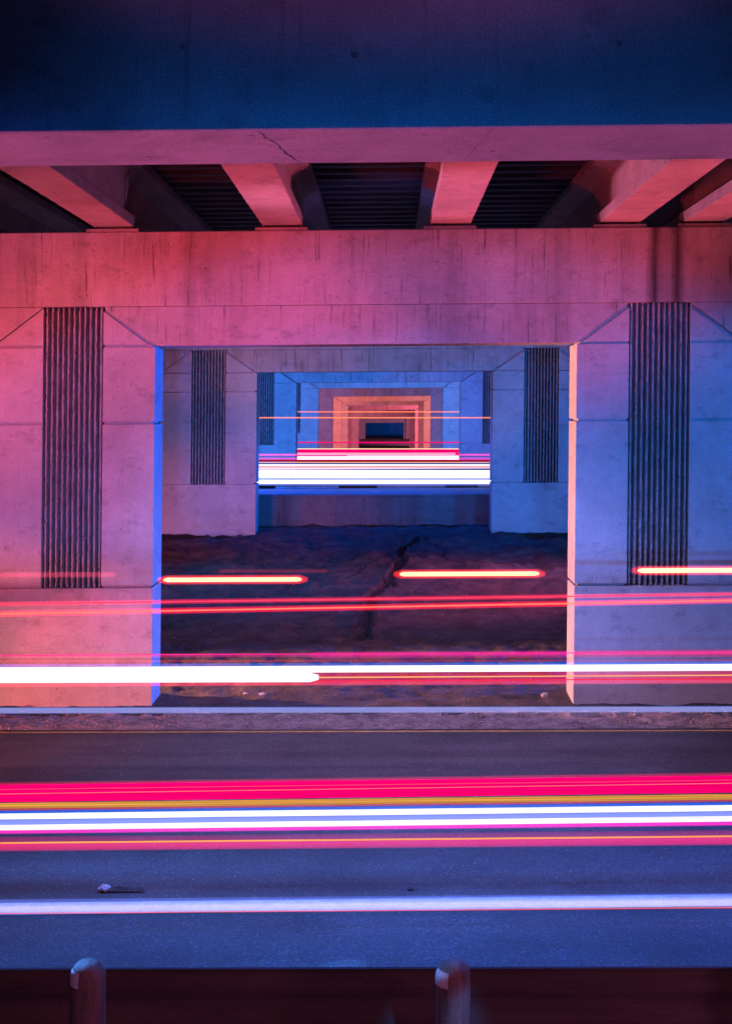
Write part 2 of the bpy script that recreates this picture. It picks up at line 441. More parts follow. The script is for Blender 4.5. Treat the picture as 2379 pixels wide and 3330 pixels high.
GX = [-5.91, -3.665, -1.42, .815, 3.06, 4.17, 6.41]
b1 = bent(16.8, 1.09, -.35, 1.61, 3.79, label='nearest row of piers, red cap beam with leak stain above the right ribbed panel', capmat=M_cap_drain)
for x in GX:
    bm = bmesh.new(); box(bm, x-.36, x+.34, .01, .60, ZTOP+.002, ZTOP+.048, .006)
    obj('bearing_pad', bm, M_girder, b1)
    bm = bmesh.new(); box(bm, x-.24, x+.24, .05, .28, ZTOP+.049, ZTOP+.079)
    obj('bearing', bm, M_rail, b1)
bent(29.6, 1.13, .55, 2.21, 4.37, label='second row of piers, standing at the head of the dirt bank', outer=(XL-7.76,))
bent(42.4, 1.14, 1.6, 2.75, None, label='third row of piers, blue, rising behind the thin red lines', outer=(XL-7.76,))
bent(55.2, 1.17, .6, 2.9, None, label='fourth row of piers, blue, ribbed panels mostly hidden', outer=(XL-7.76,))
OR = concrete
far = [(68.0, .58, 'fifth row of piers, pinkish left and blue right, first after the blue ones'),
       (81.4, .376, 'sixth row of piers, orange lit frame with bright soffit'),
       (95.3, .135, 'seventh row of piers, narrower orange frame inside the sixth'),
       (106.6, -.227, 'eighth row of piers, dim salmon frame deeper in'),
       (132., -.98, 'ninth row of piers, dim frame just before the dark opening')]
for d, zr, lab in far:
    zc = CZ+zr
    bent(d, 1.25, -.9, zc-2.2, zc-.9 if d < 90 else None, zc=zc, zt=zc+.525, ztop=zc+1.5, label=lab,
         outer=(XL-7.76,) if d < 75 else (), flute=d < 70)
# portal: plain frame with splayed inner reveal
root = empty('tunnel_portal', (0, 158, 0))
tag(root, 'plain portal frame round the dark blue opening at the far end', 'tunnel portal')
bm = bmesh.new()
zi = CZ-1.97; zo = CZ-1.3
box(bm, -9, 9, 0, 5, zo, zo+1.6, .02)
prism_xz(bm, [(-9, zi), (9, zi), (9, zo-.003), (-9, zo-.003)], .4, 5)
for s in (-1, 1):
    c = -.34
    xa, xb = sorted((c+s*2.40, c+s*9)); box(bm, xa, xb, .4, 5, -1.2, zi-.003)
    xa, xb = sorted((c+s*2.66, c+s*8.9)); box(bm, xa, xb, .0, .397, -1.2, zo-.003, .02)
obj('frame', bm, M_wall, root)

# near cap beam overhead, straight above the bank in front of the camera
root = empty('bridge_bent', (0, 3.8, 0))
tag(root, 'dark blue cap beam filling the top of the view, cracked pink underside', 'bridge bent', 'concrete bents one behind the other under the bridge')
bm = bmesh.new()
box(bm, -9, 9, 0, .54, ZC, ZTOP, .014)
obj('cap_beam', bm, M_near, root)
# hairline crack on the soffit, an open groove edge built as a dark sliver
def crack(pts, w, z, mat, parent, name='crack'):
    bm = bmesh.new(); prev = None
    for i, (x, y) in enumerate(pts):
        ww = w*(.3+.7*random.random())
        a = bm.verts.new((x-ww, y, z)); b = bm.verts.new((x+ww, y, z))
        if prev: bm.faces.new((prev[0], prev[1], b, a))
        prev = (a, b)
    return obj(name, bm, mat, parent)
M_dark = rough_mat('crack_dirt', (.02,.015,.015), (.05,.04,.04), 8, .2, .002)
for (x0, dx) in ((-.395, .09), (.305, -.055)):
    pts = []; x = x0; ns = 26
    for i in range(ns+1):
        t = i/ns
        x = x0 + dx*t*(1 if dx < 0 else 1.0) + (.011*noise.noise(Vector((t*9, x0, 0))) if dx > 0 else 0)
        pts.append((x, .02+.50*t))
    crack(pts, .0035 if dx > 0 else .0012, ZC-.0015, M_dark, root)
for (a, b) in (((-.335, .30), (-.26, .33)), ((-.345, .36), (-.29, .44)), ((-.36, .24), (-.39, .20))):
    crack([(a[0]+(b[0]-a[0])*t/6+.004*random.uniform(-1,1), a[1]+(b[1]-a[1])*t/6) for t in range(7)], .0022, ZC-.0018, M_dark, root)

# ------------------------------------------------------------------ girders and deck
def girder_bm(L):
    hw = [(.268, 0), (.268, .14), (.095, .27), (.095, .70), (.19, .78), (.33, .83), (.33, .96)]
    pts = [(x, z) for x, z in hw] + [(-x, z) for x, z in hw[::-1]]
    bm = bmesh.new(); prism_xz(bm, pts, 0, L, .01)
    return bm
gl = ['leftmost girder, only its dark top flange in view', 'girder second from the left, broad pink underside slanting down right',
      'girder left of the middle, pink underside', 'middle girder, narrow bright left edge, right of the open bay',
      'girder left of the leak stain, bright left edge', 'girder right of the leak stain at the top right corner',
      'rightmost girder beyond the top right corner']
zb = CZ+2.43
first = None
for bay, (y0, L) in enumerate(((4.0, 13.05), (17.12, 12.5))):
    for i, x in enumerate(GX):
        if bay == 0 and i in (6,): continue
        if first is None:
            first = obj('bridge_girder', girder_bm(13.05), M_girder, None, (x, y0, zb)); g = first
            g2mesh = None
        elif bay == 0:
            g = first.copy(); COL.objects.link(g); g.location = (x, y0, zb+S*x)
        else:
            if g2mesh is None:
                g = obj('bridge_girder', girder_bm(12.5), M_girder, None, (x, y0, zb)); g2mesh = g
            else:
                g = g2mesh.copy(); COL.objects.link(g); g.location = (x, y0, zb+S*x)
        lab = gl[i] if bay == 0 else 'farther girder in the second bay, in line behind the ' + ['leftmost one','second one from the left','third one from the left','middle one','fifth one from the left','sixth one from the left','rightmost one'][i]
        tag(g, lab, 'girder', 'prestressed girders under the bridge deck')

def deck(x0, x1, label):
    root = empty('bridge_deck', ((x0+x1)/2, 0, 0))
    tag(root, label, 'bridge deck')
    c = (x0+x1)/2; a, b = x0-c, x1-c
    zz = CZ+3.40
    bm = bmesh.new()
    box(bm, a, b, -5, 62, zz+.10, zz+.45)
    prof = [(62, zz), (68, CZ+2.2), (81.4, CZ+2.0), (95.3, CZ+1.75), (106.6, CZ+1.4), (132, CZ+.6), (165, CZ+.4)]
    pr = None
    for y, z in prof:
        q = [bm.verts.new((a, y, z)), bm.verts.new((b, y, z)), bm.verts.new((b, y, z+.5)), bm.verts.new((a, y, z+.5))]
        if pr:
            for i in range(4): bm.faces.new((pr[i], pr[(i+1) % 4], q[(i+1) % 4], q[i]))
        pr = q
    obj('deck_slab', bm, M_cap, root)
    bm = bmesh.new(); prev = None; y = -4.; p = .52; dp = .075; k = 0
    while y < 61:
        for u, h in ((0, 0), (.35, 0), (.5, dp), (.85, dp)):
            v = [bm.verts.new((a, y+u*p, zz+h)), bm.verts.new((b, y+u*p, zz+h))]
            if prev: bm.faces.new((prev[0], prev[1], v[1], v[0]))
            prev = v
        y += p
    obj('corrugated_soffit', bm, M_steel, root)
deck(-9, 3.55, 'left deck with corrugated underside between the girders')
deck(3.75, 9, 'right deck beyond the open joint, dark underside')

# ------------------------------------------------------------------ ground
def sheet(name, pts, mat, shear=True):
    bm = bmesh.new(); bm.faces.new([bm.verts.new(p) for p in pts])
    return tag(obj(name, bm, mat, shear=shear), kind='structure')
sheet('ground', [(-320,-200,-1.3),(320,-200,-1.3),(320,420,-1.3),(-320,420,-1.3)], M_ground, False)
bm = bmesh.new()
nx, ny = 60, 40
sheet('road', [(-40, 7.0, 0), (40, 7.0, 0), (40, 15.64, 0), (-40, 15.64, 0)], M_asph)
sk = .03
sheet('road_edge_line', [(-12, 10.02-12*sk, .004), (12, 10.02+12*sk, .004), (12, 10.26+12*sk, .004), (-12, 10.26-12*sk, .004)], M_paint)
M_yel = rough_mat('yellow_road_paint', (.35,.22,.05), (.7,.45,.12), 10, .5, .005)
sheet('road_far_edge_line', [(-40, 15.52, .004), (40, 15.52, .004), (40, 15.57, .004), (-40, 15.57, .004)], M_yel)

CR = [(28.9,.80),(28.6,.74),(27.9,.55),(27.5,.31),(26.9,.36),(26.4,.39),(25.7,.27),(25.0,.17),(24.5,.10),(24.0,.03),(23.4,-.14),(22.96,-.28),(22.2,-.27),(21.2,-.32),(20.2,-.30)]
CR2 = [(26.5,.38),(26.7,.0),(26.0,-.4),(25.0,-.6),(24.6,-1.0)]
CR3 = [(28.6,.74),(28.0,1.1),(27.3,1.25),(26.5,1.2)]
def crack_depth(x, y, C, w, dp):
    for (ya, xa), (yb, xb) in zip(C[:-1], C[1:]):
        lo, hi = min(ya, yb), max(ya, yb)
        if lo <= y <= hi and hi > lo:
            t = (y-ya)/(yb-ya); xc = xa+(xb-xa)*t + .11*noise.noise(Vector((y*3, 1, 0))) + .06*noise.noise(Vector((y*9, 4, 0)))
            ww = w*(.5+.9*abs(noise.noise(Vector((y*1.3, 7, 0)))))
            q = abs(x-xc)/ww
            if q < 1: return -dp*(1-q*q)
            if q < 2: return dp*.22*(1-abs(q-1.5)*2)
    return 0
def bank(y):
    if y < 16.9: return .02
    return .02 + .0783*(y-17) if y > 17 else .02
bm = bmesh.new()
nx = 430; ys = []; y = 15.64
while y < 30.86: ys.append(y); y += .04 if y < 19 else .062
ys.append(30.86)
rows = []
for y in ys:
    row = []
    for i in range(nx+1):
        x = -10.5+21*i/nx
        v = Vector((x, y, 0))
        z = bank(y)
        a = min(1, (y-15.64)/1.5)
        z += .06*a*max(0, min(1, (31-y)/2))*noise.fractal(v*.45, 1, 2.2, 4) + .045*noise.fractal(v*1.7, .8, 2.1, 6)*(.35+.65*a)
        z = z if y > 21 else bank(y)+(z-bank(y))*(.5+.5*max(0, min(1, (y-17)/4)));  b_ = max(0, min(1, (y-22)/3)); e_ = max(0, min(1, (30.6-y)/1.2)); z += e_*b_*(.16*max(0, noise.noise(Vector((x*1.3, y*1.0, 8))))+.09*max(0, noise.noise(Vector((x*4, y*3.4, 2)))-.1)); z += e_*.03*max(0, noise.noise(Vector((x*7, y*7, 5)))-.15)*min(1, max(0, y-17))
        z += .010*noise.ridged_multi_fractal(Vector((x*1.0, y*2.2, 3)), .8, 2.2, 4, 1, 2)*a
        z += .02*noise.fractal(Vector((x*2.5, y*9, 9)), .8, 2, 3)
        if y < 16.3: z = z*min(1, (y-15.64)/.2+.0) + .006
        # broken lip of the verge
        if 16.15 < y < 16.5: z += .05*max(0, noise.noise(Vector((x*2.3, y*5, 2))))+.03*noise.noise(Vector((x*9, y*12, 4)))
        if y > 19: z += crack_depth(x, y, CR, .15, .34) + .6*crack_depth(x, y, CR2, .07, .12)+.6*crack_depth(x, y, CR3, .09, .14)
        row.append(bm.verts.new((x, y, z)))
    rows.append(row)
for r0, r1 in zip(rows[:-1], rows[1:]):
    for i in range(nx): bm.faces.new((r0[i], r0[i+1], r1[i+1], r1[i]))
bank_o = tag(obj('dirt_bank', bm, M_dirt, smooth=True), kind='structure')
bank_o.data.materials.append(M_shoulder)
for p in bank_o.data.polygons:
    if p.center.y < 16.35 + .12*noise.noise(Vector((p.center.x*1.5, 0, 0))): p.material_index = 1
for s in (-1, 1):
    sheet('verge', [(s*10.5, 15.64, .0), (s*40, 15.64, .0), (s*40, 30.8, 1.1), (s*10.5, 30.8, 1.1)][::s], M_dirt)
# near bank rising to the camera
bm = bmesh.new(); rows = []
for j in range(40):
    y = 7.12 - j*.28; row = []
    for i in range(61):
        x = -15+.5*i
        z = min(2.72, (7.05-y)*.51)
        z += .05*noise.fractal(Vector((x, y, 5)), .8, 2, 4)*min(1, j/3) - (.02 if j == 0 else 0)
        row.append(bm.verts.new((x, y, z)))
    rows.append(row)
for r0, r1 in zip(rows[:-1], rows[1:]):
    for i in range(60): bm.faces.new((r1[i], r1[i+1], r0[i+1], r0[i]))
tag(obj('near_bank', bm, M_dirt, smooth=True), kind='structure')
sheet('upper_road', [(-40, 31.2, 1.85), (40, 31.2, 1.85), (40, 45, 1.85), (-40, 45, 1.85)], M_asph)
bm = bmesh.new(); pr = None
for y, z in ((45, 1.85), (51, 1.8), (76, -.5), (150, -.5), (156.5, .02), (182, .02)):
    q = [bm.verts.new((-40, y, z)), bm.verts.new((40, y, z))]
    if pr: bm.faces.new((pr[0], pr[1], q[1], q[0]))
    pr = q
tag(obj('far_ground', bm, M_asph), kind='structure')

# retaining wall with ledge and low barrier
bm = bmesh.new()
xx = -15.0
random.seed(3)
w = empty('retaining_wall', (0, 30.8, 0))
tag(w, 'low dark blue retaining wall between the second row of piers, at the top of the dirt bank', 'retaining wall')
segs = [-15, -6, 5.2, 15]
for a, b in zip(segs[:-1], segs[1:]): box(bm, a+.006, b-.006, 0, .4, .2, 1.80, .012)
obj('wall_face', bm, M_wall, w)
bm = bmesh.new(); box(bm, -15, 15, -.04, 2.36, 1.803, 1.855, .01)
obj('ledge', bm, M_wall, w)
w = empty('road_barrier', (0, 33.3, 0))
tag(w, 'low pale barrier with dark drain slots along the foot, under the blinding white bands', 'barrier')
# barrier: built around slots and one vertical joint
bm = bmesh.new()
slots = [(-3.35, -2.92), (-1.25, -.25), (1.55, 2.4), (2.75, 3.1)]
z0, z1, z2 = 1.858, 1.935, 2.34
cur = -15.0
for a, b in slots+[(15, 15.1)]:
    if a > cur: box(bm, cur, a, 0, .28, z0, z1)
    cur = b
for a, b in zip([-15, -8.9, -2.46, 4.4, 10], [-8.9, -2.46, 4.4, 10, 15]):
    prism_xz(bm, [(a+.012, z1+.002), (b-.012, z1+.002), (b-.012, z2), (a+.012, z2)], .02, .26, .01)
obj('barrier_wall', bm, M_wall, w)
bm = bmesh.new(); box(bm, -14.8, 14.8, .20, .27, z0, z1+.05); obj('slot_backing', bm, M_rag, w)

# end wall in the dark
bm = bmesh.new()
box(bm, -14, 14, 182, 183, -1.2, 4.6)
for k in range(3): box(bm, -14, 14, 181.93, 181.998, .6+k*.75, .75+k*.75)
tag(obj('end_wall', bm, M_wall), 'dark blue wall closing the opening at the far end of the bridge', 'wall')

# ------------------------------------------------------------------ guardrail
root = empty('guardrail', (0, 7.3, 0))
tag(root, 'steel guardrail on round topped timber posts along the bottom edge', 'guardrail')
prof = [(-.012, .722), (-.014, .73), (.0, .735), (.006, .725), (.008, .70), (-.006, .66), (-.010, .63), (-.006, .59), (.012, .545), (.016, .51), (.012, .475), (-.008, .425), (-.012, .39), (-.008, .355), (.012, .32), (.010, .30), (0, .295)]
bm = bmesh.new(); pr = None
xsr = [-9+.5*i for i in range(37)]
for x in xsr:
    q = [bm.verts.new((x, .05+y+.006*x, z)) for y, z in prof]
    if pr:
        for i in range(len(prof)-1): bm.faces.new((pr[i], q[i], q[i+1], pr[i+1]))
    pr = q
rail = obj('rail', bm, M_rail, root)
md = rail.modifiers.new('thickness', 'SOLIDIFY'); md.thickness = .005
def post_bm():
    bm = bmesh.new(); n = 28; r = .098
    rings = []
    zs = [(-.25, 1), (.3, 1), (.70, 1)]
    for k in range(9):
        t = k/8*math.pi/2*.97
        zs.append((.780+.097*math.sin(t), math.cos(t)**.92))
    for z, f in zs:
        ring = []
        for i in range(n):
            a = 2*math.pi*i/n
            x = r*math.cos(a)*f; y = r*math.sin(a)
            # long drying check down the face of the post
            da = (a-(1.5*math.pi-.33)+math.pi) % (2*math.pi)-math.pi
            q = 1-.10*math.exp(-(da/.10)**2)
            ring.append(bm.verts.new((x*q, y*f*q, z)))
        rings.append(ring)
    for u, v in zip(rings[:-1], rings[1:]):
        for i in range(n): bm.faces.new((u[i], u[(i+1) % n], v[(i+1) % n], v[i]))
    bm.faces.new(rings[-1]); bm.faces.new(rings[0][::-1])
    return bm
def lit_patch_bm():
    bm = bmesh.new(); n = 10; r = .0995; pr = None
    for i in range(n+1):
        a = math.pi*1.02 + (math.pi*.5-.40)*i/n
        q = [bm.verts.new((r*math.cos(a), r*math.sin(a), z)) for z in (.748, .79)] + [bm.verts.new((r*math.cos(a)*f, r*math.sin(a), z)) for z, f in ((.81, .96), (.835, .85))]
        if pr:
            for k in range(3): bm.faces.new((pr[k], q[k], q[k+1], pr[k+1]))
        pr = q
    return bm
p0 = b0 = None
for x in (-7.83, -5.77, -3.71, -1.654, .40, 2.45, 4.5, 6.56):
    if p0 is None:
        p0 = obj('post', post_bm(), M_wood, root, (x, -.17, 0), smooth=True)
        b0 = obj('blue_lit_patch', lit_patch_bm(), M_lit_patch, p0, smooth=True)  # blue light on the upper left of the post, put in as colour
    else:
        p = p0.copy(); COL.objects.link(p); p.location = (x, -.17, S*x); p.parent = root
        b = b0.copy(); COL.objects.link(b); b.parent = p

# ------------------------------------------------------------------ small things
def stone_bm(r, seed, sq=.7):
    bm = bmesh.new(); bmesh.ops.create_icosphere(bm, subdivisions=2, radius=r)
    for v in bm.verts:
        n = noise.noise(v.co*(1.6/r)+Vector((seed, 0, 0)))
        v.co *= 1+.45*n; v.co.z *= sq
    return bm
for (x, y, r, lab) in ((-1.66, 17.3, .05, 'pale stone right of the left front pier, right one of two'), (-1.90, 17.35, .038, 'smaller pale stone right of the left front pier, left one of two'),
                       (2.17, 17.2, .055, 'pale stone at the foot of the right front pier')):
    tag(obj('stone', stone_bm(r, x*3), M_stone, None, (x, y, .06), smooth=False), lab, 'stone', 'pale stones lying at the foot of the dirt bank')
def weed_bm(h, seed, n=9):
    rnd = random.Random(seed); bm = bmesh.new()
    for i in range(n):
        a = rnd.uniform(0, 2*math.pi); l = h*rnd.uniform(.6, 1.1); lean = rnd.uniform(.3, 1.1); w = h*.06
        pr = None
        for k in range(5):
            t = k/4; rr = lean*l*t*t; z = l*t*(1-.35*lean*t*t)
            ww = w*(1-t*.9)
            c = Vector((rr*math.cos(a), rr*math.sin(a), z)); s = Vector((-math.sin(a), math.cos(a), 0))*ww
            q = [bm.verts.new(c-s), bm.verts.new(c+s)]
            if pr: bm.faces.new((pr[0], pr[1], q[1], q[0]))
            pr = q
    return bm
for (x, y, h, lab) in ((.72, 16.15, .075, 'small dry weed left of the other three by the road edge'), (1.25, 16.1, .12, 'largest dry weed on the road verge'),
                       (1.68, 16.3, .085, 'dry weed on the verge near the foot of the right front pier'), (3.16, 16.15, .08, 'lone dry weed in front of the right front pier')):
    tag(obj('weed', weed_bm(h, int(x*100)), M_weed, None, (x, y, .02)), lab, 'weed', 'small dry weeds on the road verge')
# litter on the asphalt
lit = empty('litter', (-2.29, 10.42, 0))
tag(lit, 'crushed pale can trailing a dark rag on the asphalt above the lavender band', 'litter')
bm = stone_bm(.045, 5, .6)
for v in bm.verts: v.co.z += .03
obj('can', bm, M_can, lit)
bm = bmesh.new(); rowp = None
for i in range(15):
    row = []
    for j in range(5):
        row.append(bm.verts.new((.03+i*.021, -.03+.02*j+.01*noise.noise(Vector((i*.5, 0, 2))), .012+.016*abs(noise.noise(Vector((i*.4, j*.6, 1))))*(1.6-i/12))))
    if rowp:
        for j in range(4): bm.faces.new((rowp[j], row[j], row[j+1], rowp[j+1]))
    rowp = row
obj('rag', bm, M_rag, lit)
bm = stone_bm(.03, 9, .45)
for v in bm.verts: v.co.z += .01
tag(obj('litter', bm, M_rag, None, (.23, 10.45, 0)), 'small dark lump on the asphalt at the middle, above the lavender band', 'litter')
# loose grit, far too many to count
rnd = random.Random(11); bm = bmesh.new()
def bit(x, y, z, r):
    m = Matrix.Translation((x, y, z+r*.3)) @ Matrix.Rotation(rnd.uniform(0, 6.28), 4, 'Z') @ Matrix.Diagonal((1, rnd.uniform(.5, 1), rnd.uniform(.4, .9), 1))
    bmesh.ops.create_icosphere(bm, subdivisions=1, radius=r, matrix=m)
for i in range(1500):
    bit(rnd.uniform(-6, 6), 15.66+abs(rnd.gauss(.3, .3)), .02, rnd.choice((.007, .010, .013, .02)))
for i in range(260):
    bit(rnd.uniform(-5, 5), rnd.uniform(8, 15.5), 0, rnd.choice((.004, .006, .009)))
for i in range(520):
    y = rnd.uniform(17.2, 30); bit(rnd.uniform(-6, 6), y, bank(y)+.01, rnd.choice((.006, .008, .010, .014)))
tag(obj('grit', bm, M_stone), 'loose grit and small stones over the verge, asphalt and dirt bank', 'grit', kind='stuff')

# ------------------------------------------------------------------ long luminous lines of the passing lamps
for lab, strands in STREAKS:
    ymid = strands[0][1][1]
    multi = len(strands) > 1
    root = None
    if multi:
        root = empty('light_streak', (0, ymid, 0))
    for kind, (ax, ay, az, bx, by, bz), hz, col in strands:
        bm = bmesh.new()
        if kind == 'slab':
            hy = .0015
            tube(bm, (ax, ay-ymid, az), (bx, by-ymid, bz), hz, hy, 4)
            # square section
            mat = emit_mat(col)
            bm.free(); bm = bmesh.new()
            c = []
            for (x, y, z) in ((ax, ay-ymid, az), (bx, by-ymid, bz)):
                c.append([bm.verts.new((x, y+sy*hy, z+sz*hz)) for sy, sz in ((-1,-1), (1,-1), (1,1), (-1,1))])
            for i in range(4): bm.faces.new((c[0][i], c[0][(i+1) % 4], c[1][(i+1) % 4], c[1][i]))
            bm.faces.new(c[0][::-1]); bm.faces.new(c[1]); bmesh.ops.recalc_face_normals(bm, faces=bm.faces)
            nm = 'streak_band'
        elif kind == 'haze':
            hy = .03; mat = glow_mat(col, hy*2); box(bm, ax, bx, ay-ymid-hy, ay-ymid+hy, -hz, hz)
            for v in bm.verts:
                lft = abs(v.co.x-ax) < abs(v.co.x-bx)
                v.co.z += az if lft else bz
                v.co.y += 0 if lft else by-ay
            nm = 'streak_glow'
        elif kind == 'glow':
            tube(bm, (ax, ay-ymid, az), (bx, by-ymid, bz), hz, hz, 16); mat = glow_mat(col, hz*1.7); nm = 'streak_glow'
        else:
            tube(bm, (ax, ay-ymid, az), (bx, by-ymid, bz), hz, min(hz, .02), 12); mat = emit_mat(col); nm = 'streak_core'
        o = obj(nm if multi else 'light_streak', bm, mat, root, (0, 0 if multi else ymid, 0))
        if not multi: root = o
    tag(root, lab, 'light streak', 'long light streaks of passing traffic')

# ------------------------------------------------------------------ light
def lamp(kind, name, loc, tgt, col, W, size=.3, angle=60, blend=.5, sy=None):
    l = bpy.data.lights.new(name, kind); l.color = col; l.energy = W
    if kind == 'SPOT': l.spot_size = R(angle); l.spot_blend = blend; l.shadow_soft_size = size
    elif kind == 'AREA':
        l.size = size; l.spread = R(angle)
        if sy: l.shape = 'RECTANGLE'; l.size_y = sy
    o = bpy.data.objects.new(name, l); COL.objects.link(o); o.location = loc
    o.rotation_euler = (Vector(tgt)-Vector(loc)).to_track_quat('-Z', 'Y').to_euler()
    return o
